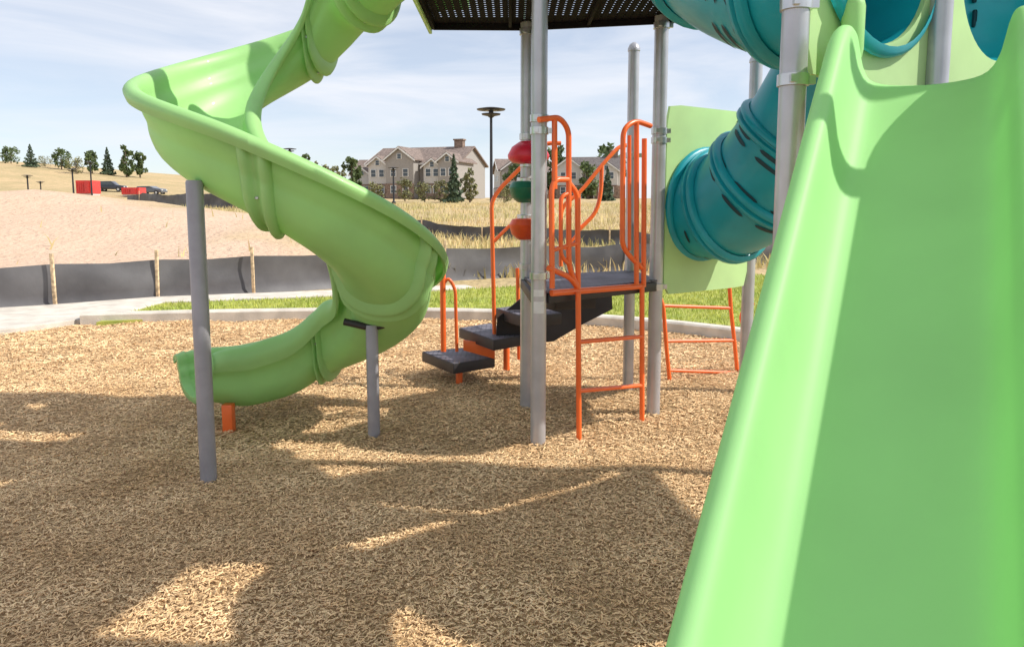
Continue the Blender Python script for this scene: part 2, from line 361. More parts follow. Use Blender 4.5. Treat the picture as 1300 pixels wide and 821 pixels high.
def frame(a):            # degrees: below 60 a straight run-in, above AE a gently curling run-out
    if a<60:
        r=Vector((math.cos(R(60)),math.sin(R(60)),0)); t=Vector((-r.y,r.x,0))
        return HC+r*RR-t*(.62*(60-a)/60)+Vector((0,0,2.58+.16*sstep(60,20,a) )),r
    if a>AE:
        d=(a-AE)/(520-AE)*.82           # metres along the run-out
        th0=R(AE); p=HC+Vector((math.cos(th0),math.sin(th0),0))*RR; k=12; 
        for i in range(k):
            al=th0+.75*(d*(i+.5)/k); p=p+Vector((-math.sin(al),math.cos(al),0))*(d/k)
        al=th0+.75*d
        return p+Vector((0,0,ZAE-.17*(1-math.exp(-d/.20))*1.0+.09*sstep(.45,.82,d))),Vector((math.cos(al),math.sin(al),0))
    r=Vector((math.cos(R(a)),math.sin(R(a)),0))
    return HC+r*RR+Vector((0,0,zt(a))),r
base=[(-.330,.185),(-.352,.225),(-.340,.268),(-.298,.285),(-.262,.255),(-.250,.19),(-.225,.145),(-.205,.075),(-.11,.015),(0,0),(.10,.015),(.185,.08),(.222,.165),(.232,.235),(.258,.30),(.266,.375),(.288,.420),(.330,.425),(.358,.390),(.342,.340)]
prof=[(v.x,v.y) for v in crom([(a,b,0) for a,b in base],3)]
def offp(P,t):
    out=[]
    for i in range(len(P)):
        a=P[max(0,i-1)];b=P[min(len(P)-1,i+1)]; dx,dy=b[0]-a[0],b[1]-a[1]; l=math.hypot(dx,dy)
        out.append((P[i][0]+dy/l*t,P[i][1]-dx/l*t))
    return out
def pr_at(a):
    ki=1+.62*sstep(375,435,a); ko=1-.20*sstep(400,455,a); k=1.0; wv=1.0
    if a>480: k=1-.34*((a-480)/40)**2
    if a>470: wv=1+.06*sstep(470,505,a)-.10*sstep(508,520,a)
    if a<40: k=1.05
    return [(s*wv,h*k*(ki if s<0 else ko)) for s,h in prof]
def chute(a0,a1,t0=0,t1=.018,step=4,prof_t=None):
    mb=MB(); loops=[]; n=max(1,int(round((a1-a0)/step)))
    if prof_t: n=len(prof_t)-1
    for i in range(n+1):
        a=a0+(a1-a0)*i/n; c,r=frame(a); P=pr_at(a)
        A=offp(P,t0) if t0 else P; B=offp(P,prof_t[i] if prof_t else t1)
        loops.append([c+r*s+Vector((0,0,h)) for s,h in A+B[::-1]])
    return mb.sweep(loops)
root=thing('spiral_slide','tall light green spiral slide winding down to the mulch at the left','slide',(HC.x,HC.y,0))
cuts=[0,48,88,182,272,345,448,520]
for a,b_ in zip(cuts[:-1],cuts[1:]): chute(a,b_,step=3).build('chute_section',M['green'],root,ang=60)
BAND=[.019,.045,.064,.070,.066,.048,.034,.034,.048,.066,.070,.064,.045,.019]
for a in cuts[1:-1]:
    w=6.0
    fo=chute(a-w,a+w,.004,prof_t=BAND).build('flange',M['green'],root,ang=60)
    c,r=frame(a)
    for s,h in offp(pr_at(a),.037)[8:-6:9]:
        bl=MB(); bl.lathe([(.011,-.006),(.011,.004),(.006,.008)],c+r*s+Vector((0,0,h)),8); bl.build('bolt',M['steel'],fo)
LIP=[.019,.034,.040,.036,.024]
chute(516.5,520.4,-.012,prof_t=LIP).build('exit_lip',M['green'],root,ang=60)
def spost(px,py,ztop,r_,brk):
    f=PZ(px,py,0); mb=MB(); mb.lathe([(r_,-.05),(r_,ztop-.01),(r_*.9,ztop)],(f.x,f.y,0),20); p=mb.build('support_post',M['post2'],root)
    b2=MB(); b2.tube(rnd(brk(f),.05),.022,10); b2.build('bracket',M['deckframe'],p); return f
f=spost(265,607,1.56,.042,lambda f:[(f.x,f.y,1.50),(f.x+.02,f.y+.04,1.56),(f.x+.2,f.y+.12,1.46)])
f=spost(475,552,.70,.038,lambda f:[(f.x-.17,f.y,.72),(f.x,f.y,.68),(f.x+.2,f.y+.02,.73)])
fx=PZ(285,550,0); mb=MB(); mb.box((fx.x,fx.y+.08,.05),(.065,.065,.24)); mb.build('support_foot',M['orange'],root,bevel=.006)
fe,re=frame(0)
te=Vector((-re.y,re.x,0))
for s in(-.36,.38):
    mb=MB(); mb.slab([fe+re*s+Vector((0,0,-.05))-te*.0,fe+re*s+Vector((0,0,1.0)),fe+re*s+Vector((0,0,1.1))+te*.18,fe+re*s+Vector((0,0,.35))+te*.4,fe+re*s+Vector((0,0,-.02))+te*.4],re*.025)
    mb.build('entry_hood',M['green'],root,bevel=.006)

# ------------------------------------------------------------------ play towers
PC=PZ(683,562,0);PD=PZ(668,514,0);PE=PZ(829,523,0);PF=PZ(797,494,0);PG=Vector((1.80,5.60,0))
def post(root,p,top,r_,m,clamps=(),sticker=None):
    mb=MB(); mb.lathe([(r_,-.05),(r_,top),(r_*1.12,top+.002),(r_*1.12,top+.02),(r_*.8,top+.05),(r_*.3,top+.065)],(p.x,p.y,0),24)
    o=mb.build('post',m,root)
    for z in clamps:
        c=MB(); c.lathe([(r_+.001,z-.022),(r_+.008,z-.02),(r_+.008,z+.02),(r_+.001,z+.022)],(p.x,p.y,0),24)
        c.box((p.x+r_+.012,p.y-.01,z),(.03,.022,.03)); c.box((p.x-.02,p.y-r_-.01,z),(.022,.02,.026)); c.build('clamp',M['steel'],o)
    if sticker:
        for z,h in sticker:
            c=MB(); n=8; vs=[]
            for k in range(n+1):
                a=R(-130+80*k/n)
                for zz in(z,z+h): vs.append((p.x+(r_+.0015)*math.cos(a),p.y+(r_+.0015)*math.sin(a),zz))
            c.add(vs,[(2*k,2*k+2,2*k+3,2*k+1) for k in range(n)]); c.build('sticker',M['white'],o,recalc=False)
    return o
tw=thing('play_tower','grey post play tower with two dark decks and orange railings beside the spiral slide','play tower',(PC.x,PC.y,0))
pr=.046
post(tw,PC,4.6,pr,M['post'],(1.02,1.86,1.93,2.62),((.80,.07),(.90,.04)))
post(tw,PD,4.6,pr*.95,M['post'],(1.0,1.9,2.6)); post(tw,PE,4.6,pr,M['post'],(.88,1.86,1.92,2.6)); post(tw,PF,2.56,pr*.9,M['post'],(.9,1.8)); post(tw,PG,2.47,pr,M['post'],(1.2,2.1))
mb=MB(); dz=.93
mb.prism([(PC.x+.03,PC.y-.03),(PE.x+.02,PE.y-.03),(PF.x+.03,PF.y+.05),(PD.x-.03,PD.y+.06)],dz-.012,dz); mb.build('lower_deck',M['tread'],tw,smooth=False)
mb=MB()
cn=[PC,PE,PF,PD]
for i in range(4):
    a=cn[i];b_=cn[(i+1)%4]; t=(b_-a); n=Vector((t.y,-t.x,0)).normalized()
    mb.obox((a+b_)/2+Vector((0,0,dz-.045))+n*.03,t*.92,n*.03,(0,0,.06))
mb.build('deck_frame',M['deckframe'],tw,bevel=.004)
ud=[(-.54,4.40),(PC.x,PC.y-.05),(1.05,4.45),(1.06,PE.y+.04),(PD.x,PD.y+.06),(-.54,5.24)]
mb=MB(); mb.prism(ud,2.66,2.672); mb.build('upper_deck',M['deck'],tw,smooth=False)
mb=MB()
for i in range(len(ud)):
    a=Vector((*ud[i],2.665));b_=Vector((*ud[(i+1)%len(ud)],2.665)); t=b_-a; n=Vector((t.y,-t.x,0)).normalized(); mb.obox((a+b_)/2,t,n*.025,(0,0,.085))
for q in(.33,.66): mb.obox((-.54+1.6*q,4.83,2.645),(.02,0,0),(0,.78,0),(0,0,.03))
mb.build('deck_frame',M['decktop'],tw,bevel=.003)
mb=MB(); mb.slab([(-.55,4.38,2.6),(-.55,5.26,2.6),(-.55,5.26,3.3),(-.55,5.12,3.5),(-.55,5.08,2.68),(-.55,4.42,2.68),(-.55,4.4,3.5)],(-.02,0,0)); mb.build('entry_panel',M['panel'],tw)
aE=Vector((PE.x,PE.y,0)); u_=(PG-aE); ul=u_.length; u_.normalize(); v_=Vector((u_.y,-u_.x,0))
def ringpanel(a,u,hole_c,hr,outline,thick,mtl,name,parent):   # plate with a round hole: outline in (u,z)
    n=48; outer=[]
    for k in range(n):
        th_=2*PI*k/n; d=(math.cos(th_),math.sin(th_)); best=9
        for i in range(len(outline)):
            p=outline[i];q=outline[(i+1)%len(outline)]
            ex,ey=q[0]-p[0],q[1]-p[1]; den=d[0]*ey-d[1]*ex
            if abs(den)<1e-9: continue
            t=((p[0]-hole_c[0])*ey-(p[1]-hole_c[1])*ex)/den; s=((p[0]-hole_c[0])*d[1]-(p[1]-hole_c[1])*d[0])/den
            if t>0 and -1e-6<=s<=1+1e-6: best=min(best,t)
        outer.append((hole_c[0]+d[0]*best,hole_c[1]+d[1]*best))
    nv=Vector((u.y,-u.x,0))
    mb=MB(); vs=[]
    for off in(0,thick):
        for k in range(n):
            th_=2*PI*k/n; vs.append(a+u*(hole_c[0]+hr*math.cos(th_))+Vector((0,0,hole_c[1]+hr*math.sin(th_)))+nv*off)
        for k in range(n): vs.append(a+u*outer[k][0]+Vector((0,0,outer[k][1]))+nv*off)
    fs=[]
    for k in range(n):
        j=(k+1)%n; fs+=[(k,j,n+j,n+k),(2*n+k,2*n+j,3*n+j,3*n+k),(k,j,2*n+j,2*n+k),(n+k,n+j,3*n+j,3*n+k)]
    mb.add(vs,fs); return mb.build(name,mtl,parent)
def rrect(x0,x1,z0,z1,r,k=4):
    o=[]
    for cx,cz,a0 in((x1-r,z1-r,0),(x0+r,z1-r,90),(x0+r,z0+r,180),(x1-r,z0+r,270)):
        for i in range(k+1): a=R(a0+90*i/k); o.append((cx+r*math.cos(a),cz+r*math.sin(a)))
    return o
ringpanel(aE,u_,(.46,1.43),.36,rrect(.055,ul-.05,.82,2.10,.06),.02,M['panel'],'guard_panel',tw)
A=(PC.x+.02,PC.y-.06);B=(PE.x+.02,PE.y-.06)
def rail(pp,a,b,parent,r_=.017,rr=.05,name='handrail'):
    mb=MB(); mb.tube(rnd([PL(x,y,a,b) for x,y in pp],rr),r_,10); return mb.build(name,M['orange'],parent)
rail([(684,152),(711,149),(722,165),(722,340),(735,368)],A,B,tw,rr=.08)
rail([(701,366),(700,240),(705,228),(722,228)],A,B,tw)
rail([(722,232),(733,246),(734,372)],A,B,tw)
rail([(704,150),(704,240)],A,B,tw)
rail([(722,245),(712,250),(712,325),(722,335)],A,B,tw,r_=.013)
rail([(826,160),(806,153),(791,164),(790,312),(800,326),(815,340)],A,B,tw,rr=.08)
rail([(808,156),(808,362)],A,B,tw)
rail([(818,176),(817,364)],A,B,tw)
rail([(799,172),(799,318)],A,B,tw,r_=.012)
rail([(700,372),(816,363)],A,B,tw,r_=.02,name='edge_bar')
rail([(696,340),(724,352),(735,368)],A,B,tw)
rail([(700,318),(735,308)],A,B,tw,r_=.013)
LA=PZ(735,556,0);LB=PZ(815,532,0)
ld=thing('ladder','orange two rung ladder hanging below the front of the low deck','ladder',LA)
rail([(734,371),(735,558)],LA,LB,ld,name='ladder_rail'); rail([(815,362),(815,534)],LA,LB,ld,name='ladder_rail')
for y0,y1 in((434,427),(496,489)): rail([(734,y0),(815,y1)],LA,LB,ld,r_=.014,name='rung')
a=PZ(850,481,0);b_=PZ(936,471,0)
cl=thing('ladder','orange rung climber standing behind the tower under the green panel','climber',a)
rail([(836,372),(842,388),(846,440),(850,482)],a,b_,cl,name='ladder_rail'); rail([(926,362),(928,395),(932,430),(936,472)],a,b_,cl,name='ladder_rail')
for y0,y1,x0,x1 in((388,391,842,928),(433,432,846,932),(470,473,850,935)): rail([(x0,y0),(x1,y1)],a,b_,cl,r_=.014,name='rung')
rail([(956,385),(946,390),(940,402),(944,415),(954,422)],a,b_,cl,r_=.018,rr=.1,name='loop_handle')
st=thing('stairs','short curved dark stairs with orange handrails climbing behind the tower','stairs',PZ(583,480,0))
def tread(pp,z):
    mb=MB(); mb.slab([PZ(x,y,z) for x,y in pp],(0,0,-.018)); o=mb.build('tread',M['tread'],st,smooth=False)
    ps=[PZ(x,y,z) for x,y in pp]; mb=MB()
    for i in range(4):
        p=ps[i];q=ps[(i+1)%4]; t=q-p; n=Vector((t.y,-t.x,0)).normalized(); mb.obox((p+q)/2+Vector((0,0,-.045))-n*.0,t*1.02,n*.014,(0,0,.08))
    mb.build('tread_edge',M['deckframe'],o,bevel=.003)
tread([(537,446),(576,461),(627,453),(590,441)],.20)
tread([(584,416),(627,431),(664,425),(622,410)],.40)
tread([(630,391),(668,402),(712,397),(672,386)],.60)
tread([(672,372),(705,378),(755,376),(720,366)],.78)
S1=(-.2,5.78);S2=(.95,6.05)
mb=MB(); nn=Vector((S2[1]-S1[1],-(S2[0]-S1[0]),0)).normalized()
mb.slab([PL(x,y,S1,S2) for x,y in((629,438),(631,403),(664,376),(776,374),(777,392),(738,412),(702,433),(660,437))],nn*.012); mb.build('stringer',M['stringer'],st,smooth=False)
def pstrip(pp,a,b,name,m,th_=.02):
    mb=MB(); n_=Vector((b[1]-a[1],-(b[0]-a[0]),0)).normalized(); mb.slab([PL(x,y,a,b) for x,y in pp],n_*th_); return mb.build(name,m,st,bevel=.003)
pstrip([(588,431),(628,437),(628,455),(588,444)],(-.3,5.9),(.1,5.95),'riser',M['orange'])
rail([(563,446),(562,345)],(-.6,6.0),(0,6.0),st,rr=.06,r_=.024); rail([(562,362),(569,352),(578,366),(580,446)],(-.6,6.0),(0,6.0),st,rr=.06,r_=.014)
rail([(583,466),(583,486)],(-.6,5.85),(0,5.85),st,r_=.028,name='stair_leg'); rail([(643,430),(643,469)],(-.6,6.1),(0,6.1),st,r_=.028,name='stair_leg')
rail([(659,456),(657,340)],(-.6,6.2),(0,6.2),st)
rail([(628,436),(624,256),(634,240),(662,212),(690,182),(712,182)],(-.6,5.8),(.5,5.95),st,rr=.1)
rail([(627,307),(640,293),(664,272),(690,246)],(-.6,5.8),(.5,5.95),st,rr=.06,r_=.014)
Q1=(.3,6.0);Q2=(1,6.25)
rail([(712,338),(712,262),(735,246),(768,205),(786,186),(800,184)],Q1,Q2,st,rr=.1)
rail([(735,292),(757,270),(763,245),(764,210)],Q1,Q2,st,rr=.08); rail([(735,246),(735,296),(716,316)],Q1,Q2,st,rr=.06,r_=.014)
for (px,py,w,mk,lab,up) in((671,197,.145,'red','red rounded climbing pod, topmost of three on the rear post',1),(667,241,.115,'dgreen','dark green climbing pod between the red and orange pods on the rear post',-1),(667,288,.115,'redorange','orange red climbing pod, lowest of three on the rear post',-1)):
    c=PY(px,py,PD.y-.0); th_=thing('climbing_pod',lab,'climbing pod',c)
    mb=MB(); pf=[(.02,.10),(w*.45,.09),(w*.8,.055),(w,0),(w*.97,-.026),(w*.8,-.05),(.05,-.065)]
    if up<0: pf=[(.05,.06),(w*.8,.055),(w,.015),(w*.85,-.05),(w*.5,-.085),(.02,-.095)]
    mb.lathe(pf,c,28); mb.build('pod_shell',M[mk],th_)
    mb=MB(); mb.lathe([(.055,-.085),(.06,-.08),(.06,-.06),(.055,-.055)],c,20) if up>0 else mb.lathe([(.055,.055),(.06,.06),(.06,.08),(.055,.085)],c,20); mb.build('collar',M['steel'],th_)

# ------------------------------------------------------------------ crawl tubes
def shell(path):
    pts=[Vector(p) for p in path]; m=len(pts); fr=[]; u=None
    for i,p in enumerate(pts):
        tg=(pts[min(m-1,i+1)]-pts[max(0,i-1)]).normalized()
        if u is None: u=Vector((0,0,1))
        u=(u-tg*u.dot(tg)).normalized(); fr.append((p,u.copy(),tg.cross(u),tg))
    return fr
def ringpts(fr,r_,n=40): 
    p,u,w,t=fr; return [p+(u*math.cos(2*PI*k/n)+w*math.sin(2*PI*k/n))*r_ for k in range(n)]
def tubemesh(fr,r_,t,n=40):
    mb=MB(); A_=[ringpts(f_,r_,n) for f_ in fr]; B_=[ringpts(f_,r_-t,n) for f_ in fr]; m=len(fr)
    mb.v=[tuple(v) for g_ in A_+B_ for v in g_]; o=m*n
    for i in range(m-1):
        for k in range(n):
            j=(k+1)%n; mb.f+=[(i*n+k,i*n+j,(i+1)*n+j,(i+1)*n+k),(o+i*n+k,o+(i+1)*n+k,o+(i+1)*n+j,o+i*n+j)]
    for i in(0,m-1):
        for k in range(n): j=(k+1)%n; mb.f.append((i*n+k,i*n+j,o+i*n+j,o+i*n+k))
    return mb
def crawl(label,path,R_,joints,slotspec,loc):
    root=thing('crawl_tube',label,'crawl tube',loc)
    P=crom(path,10); fr=shell(P); m=len(fr)
    cum=[0]
    for i in range(1,m): cum.append(cum[-1]+(P[i]-P[i-1]).length)
    def at(dist):
        for i in range(m-1):
            if cum[i]<=dist<=cum[i+1]:
                q=(dist-cum[i])/(cum[i+1]-cum[i]); a,b=fr[i],fr[i+1]
                return (a[0].lerp(b[0],q),a[1].lerp(b[1],q).normalized(),a[2].lerp(b[2],q).normalized(),a[3].lerp(b[3],q).normalized())
        return fr[-1]
    js=[0]+[int(j*(m-1)) for j in joints]+[m-1]
    for a,b in zip(js[:-1],js[1:]): tubemesh(fr[a:b+1],R_,.012).build('tube_section',M['teal'],root,ang=50)
    for j in js:
        p,u,w,t=fr[j]; n=40
        prf=[(-.05,.006),(-.044,.028),(-.032,.042),(-.014,.042),(-.004,.022),(.004,.022),(.014,.042),(.032,.042),(.044,.028),(.05,.006)]
        mb=MB(); loops=[ringpts((p+t*d_,u,w,t),R_+e_,n) for d_,e_ in prf]
        mb.v=[tuple(v) for g_ in loops for v in g_]; mb.f=[(i*n+k,i*n+(k+1)%n,(i+1)*n+(k+1)%n,(i+1)*n+k) for i in range(len(prf)-1) for k in range(n)]
        mb.build('ring_flange',M['teal'],root,recalc=False,ang=50)
    for (dist,a0,a1,wd) in slotspec:
        p,u,w,t=at(dist); mb=MB(); k=10; rows=[]
        for i in range(k+1):
            a=R(a0+(a1-a0)*i/k); e=.5-abs(i/k-.5); d=u*math.cos(a)+w*math.sin(a)
            hw=wd*max(.15,min(1,(e*7)**.5)); rows.append((p+d*(R_+.005)-t*hw,p+d*(R_+.005)+t*hw))
        for i in range(k): mb.add([rows[i][0],rows[i][1],rows[i+1][1],rows[i+1][0]],[(0,1,2,3)])
        mb.build('vent_slot',M['tealdark'],root,recalc=False)
    return root
ctr=aE+u_*.46
p0=ctr+v_*.0+Vector((0,0,1.43))
sl=[]
for q in (.50,.55,.60,.78,.83,.88): sl+=[(q,a,a+30,.012) for a in range(10,370,45)]
for q in (.13,.18): sl+=[(q,a,a+16,.010) for a in range(70,300,45)]
crawl('lower teal crawl tube bending up from the green panel behind the tall post',[p0+v_*.0,p0+v_*.22+Vector((0,0,.0)),(1.63,4.85,1.59),(1.80,4.62,1.90),(1.95,4.42,2.28),(2.0,4.25,2.5)],.365,(.20,.40,.58,.78),sl,(ctr.x,ctr.y,1.05))
PH=Vector((1.0,2.70,0)); PI_=Vector((1.76,3.20,0)); PJ=PI_+(PI_-PH)*1.05
uh=(PI_-PH); hl=uh.length; uh.normalize(); vh=Vector((uh.y,-uh.x,0))
pc=PH+uh*.48+Vector((0,0,2.42))
sl=[]
for q in (.36,.42,.48): sl+=[(q,a,a+30,.012) for a in range(15,375,45)]
crawl('upper teal crawl tube running between the two towers above the lower tube',[pc,pc-vh*.3+Vector((0,0,.0)),(1.08,3.62,2.60),(.98,4.0,2.86),(1.0,4.35,3.08),(1.02,4.5,3.1)],.375,(.2,.48,.75),sl,(pc.x,pc.y,2.0))

# ------------------------------------------------------------------ right tower
t2=thing('play_tower','taller grey post play tower at the right holding the big foreground slide','play tower',(PH.x,PH.y,0))
post(t2,PH,4.0,.047,M['post'],(1.88,2.14,2.9)); post(t2,PI_-Vector((0,.05,0)),4.0,.047,M['post'],(1.9,2.9)); post(t2,PJ,4.0,.047,M['post'],(1.9,2.9))
PK=PH+Vector((.92,-.67,0)); PL_=PI_+Vector((1.1,-.9,0))
post(t2,PK,3.6,.047,M['post'],(1.9,)); post(t2,PL_,3.6,.047,M['post'],(1.9,))
mb=MB(); dk=[(PH.x+.1,PH.y-.02),(PK.x,PK.y),(PL_.x,PL_.y),(PJ.x,PJ.y),(PI_.x,PI_.y)]; mb.prism(dk,1.77,1.82); mb.build('deck',M['deckframe'],t2,smooth=False)
ringpanel(PH,uh,(.48,2.42),.36,rrect(.055,hl-.045,1.9,3.1,.06),.02,M['panel'],'tube_panel',t2)
ringpanel(PI_,uh,(.52,2.43),.34,rrect(.055,hl-.04,1.9,3.1,.06),.02,M['panel'],'bubble_panel',t2)
bc=PI_+uh*.52+Vector((0,0,2.43)); mb=MB(); n=32; rings=[]
for i in range(9):
    a=R(90*i/8.3); rings.append([bc-vh*(.30*math.sin(a))+(uh*math.cos(2*PI*k/n)+Vector((0,0,1))*math.sin(2*PI*k/n))*(.36*math.cos(a)) for k in range(n)])
mb.v=[tuple(v) for g_ in rings for v in g_]; mb.f=[(i*n+k,i*n+(k+1)%n,(i+1)*n+(k+1)%n,(i+1)*n+k) for i in range(8) for k in range(n)]; mb.build('bubble_window',M['teal'],t2,recalc=False)
for s in(-.24,-.16,-.08,0,.08,.16,.24):
    for z in(-.2,-.08,.04,.16):
        if math.hypot(s,z)<.29: 
            mb=MB(); mb.obox(bc+uh*s+Vector((0,0,z))-vh*(.30*math.sqrt(max(.05,1-(s*s+z*z)/.13))-.015),uh*.03,vh*.01,(0,0,.085)); mb.build('vent_slot',M['tealdark'],t2,bevel=.01)
# unseen peaked hexagonal roof above the deck, added to throw shade on the mulch
rc=Vector((1.75,2.65,0)); n=6; rp_=[rc+Vector((.85*math.cos(R(60*k+10)),1.05*math.sin(R(60*k+10)),3.7)) for k in range(n)]
mb=MB(); vs=[tuple(p) for p in rp_]+[tuple(p+Vector((0,0,-.05))) for p in rp_]+[(rc.x,rc.y,4.3),(rc.x,rc.y,4.2)]
fs=[]
for k in range(n): j=(k+1)%n; fs+=[(k,j,12),(6+j,6+k,13),(k,j,6+j,6+k)]
mb.add(vs,fs); mb.build('added_shade_canopy',M['panel'],t2,smooth=False)

# ------------------------------------------------------------------ foreground slide
sd=Vector((-.50,-.866,0)).normalized(); sr=Vector((-sd.y*1,sd.x,0)); 
if sr.x<0: sr=-sr
W=.26
rim0=Vector((1.125,2.6,0)); c0=rim0+sr*W
sb_=[(-.280,.135),(-.281,.165),(-.274,.195),(-.258,.210),(-.240,.212),(-.222,.197),(-.212,.15),(-.198,.085),(-.168,.030),(-.11,.008),(0,0)]
sb_=sb_+[(-x,y) for x,y in sb_[::-1][1:]]
sprof=[(v.x,v.y) for v in crom([(a,b,0) for a,b in sb_],3)]
ZC=1.83
def sframe(t):
    sl_=.80
    if t<-.02: z=ZC; s=0
    elif t<.16: s=sl_*(t+.02)/.18; z=ZC-.5*sl_*(t+.02)**2/.18
    elif t<1.74: s=sl_; z=ZC-.5*sl_*.18-sl_*(t-.16)
    else:
        q=min(1,(t-1.74)/.55); zz=ZC-.5*sl_*.18-sl_*1.58; s=sl_*(1-q)+.05*q; z=zz-sl_*.55*(q-q*q/2)-.05*.55*q*q/2
        if t>2.29: z-= .05*(t-2.29)
    nrm=(Vector((0,0,1))+Vector((sd.x,sd.y,0))*s).normalized()
    return c0+sd*t+Vector((0,0,z)),nrm
mb=MB(); loops=[]
ts=[-.26+.03*i for i in range(102)]
for t in ts:
    c,nm=sframe(t); k=.3+.7*sstep(-.28,-.08,t)
    P=[(s,h*(k if h>.03 else 1)) for s,h in sprof]; B_=offp(P,.02)
    loops.append([c+sr*s+nm*h for s,h in P+B_[::-1]])
mb.sweep(loops)
fs_=thing('slide','big smooth light green straight slide coming down in the right foreground','slide',(c0+sd*2.5)*1.0)
mb.build('chute',M['green2'],fs_,ang=60)
for s in(-.2,.2):
    c,nm=sframe(2.3); mb=MB()
    mb.tube([c+sr*s+Vector((0,0,-.01)),Vector((c.x+sr.x*s,c.y+sr.y*s,-.05))],.03,12)
    mb.build('support_leg',M['post2'],fs_)
mb=MB(); e=c0-sd*.2+sr*(-.25); mb.lathe([(.035,1.97),(.04,2.0),(.04,2.15),(.03,2.19),(.012,2.205)],(e.x,e.y,0),16); mb.build('entry_knob',M['green'],fs_)

# ------------------------------------------------------------------ lamps
def lamp(px,ytop,Y,label,big=False,hd=1.0):
    x=(px-650)/F*Y; z0=th(x,Y); ztop=PY(px,ytop,Y).z; root=thing('street_lamp',label,'street lamp',(x,Y,z0),group=None)
    h=ztop-z0; r_=.055 if big else .09
    mb=MB(); mb.lathe([(r_*2.2,-.05),(r_*2.2,.25),(r_*1.1,.35),(r_,.4),(r_*.8,h-.3)],(x,Y,z0),12); mb.build('pole',M['black'],root)
    mb=MB(); mb.lathe([(r_,h-.35),(.12*hd,h-.3),(.30*hd,h-.26),(.32*hd,h-.22),(.08*hd,h-.2),(.08*hd,h-.12),(.46*hd,h-.10),(.48*hd,h-.07),(.2*hd,h-.02),(.02,h)],(x,Y,z0),24); o=mb.build('lamp_head',M['black'],root)
    mb=MB(); mb.lathe([(.2*hd,h-.118),(.2*hd,h-.108)],(x,Y,z0),16); mb.build('lens',M['lampglass'],o)
lamp(624,136,25,'black street lamp with wide disc top standing beside the apartment houses',True,1.0)
for px,yt,Y,l in((98,214,75,'black street lamp on the left hillside, tall one beside the bushy trees'),(121,205,85,'black street lamp standing above the red container on the left'),(41,222,80,'thin black street lamp leftmost on the hillside'),(57,230,100,'small thin street lamp second from the left edge'),(372,188,60,'street lamp head showing above the spiral slide rim'),(501,212,70,'black street lamp in front of the large apartment house')):
    lamp(px,yt,Y,l,False,1.1)

# ------------------------------------------------------------------ trees
def tree(px,ytop,Y,wpx,kind,label,n=420,ybase=None):
    x=(px-650)/F*Y; z0=th(x,Y); zt_=PY(px,ytop,Y).z; h=zt_-z0; w=wpx/F*Y/2
    root=thing('conifer' if kind=='c' else ('bush' if kind=='b' else 'tree'),label,'bush' if kind=='b' else 'tree',(x,Y,z0))
    mb=MB(); mb.tube([(x,Y,z0-.1),(x+.05*h*random.uniform(-1,1)*.4,Y,z0+h*.4),(x,Y,z0+h*.85)],[h*.03,h*.02,h*.006],7)
    if kind!='c':
        for k in range(5):
            a=random.uniform(0,2*PI); s=random.uniform(.15,.45)*h; mb.tube([(x,Y,z0+s),(x+w*.6*math.cos(a),Y+w*.6*math.sin(a),z0+s+h*.25)],[h*.014,h*.004],5)
    mb.build('trunk',M['trunk'],root)
    mb=MB(); cl_=[]
    if kind!='c':
        for k in range(26):
            a=random.uniform(0,2*PI); q=random.random()**.5; zc=random.uniform(.10,.93)
            ww=w*max(.25,(1-abs((zc-.5)/.56)**2.4))
            cl_.append((x+ww*q*.85*math.cos(a),Y+ww*q*.85*math.sin(a),z0+h*zc,w*random.uniform(.22,.40)))
    for _ in range(n):
        if kind=='c':
            zc=random.random()**1.25; rr=w*(1-zc)*(.8+.2*math.sin(zc*38))*random.random()**.4+.03*w; a=random.uniform(0,2*PI)
            p=Vector((x+rr*math.cos(a),Y+rr*math.sin(a),z0+h*(.05+.95*zc)-rr*.15)); s=.04*h*(1.2-zc*.7)
        else:
            c=random.choice(cl_); d=Vector((random.gauss(0,1),random.gauss(0,1),random.gauss(0,.8))).normalized()*c[3]*random.random()**.35
            p=Vector(c[:3])+d; s=.045*h
            if p.z>zt_ or p.z<z0: continue
        s*=random.uniform(.6,1.5); a=Vector((random.gauss(0,1),random.gauss(0,1),random.gauss(0,1))).normalized(); b=a.cross(Vector((random.gauss(0,1),random.gauss(0,1),random.gauss(0,1)))).normalized()
        mb.add([p-a*s,p-b*s*.6,p+a*s,p+b*s*.6],[(0,1,2,3)])
    mb.build('crown',M['leaf2'] if kind=='c' else (M['leaf3'] if kind=='b' else M['leaf']),root,smooth=False,recalc=False)
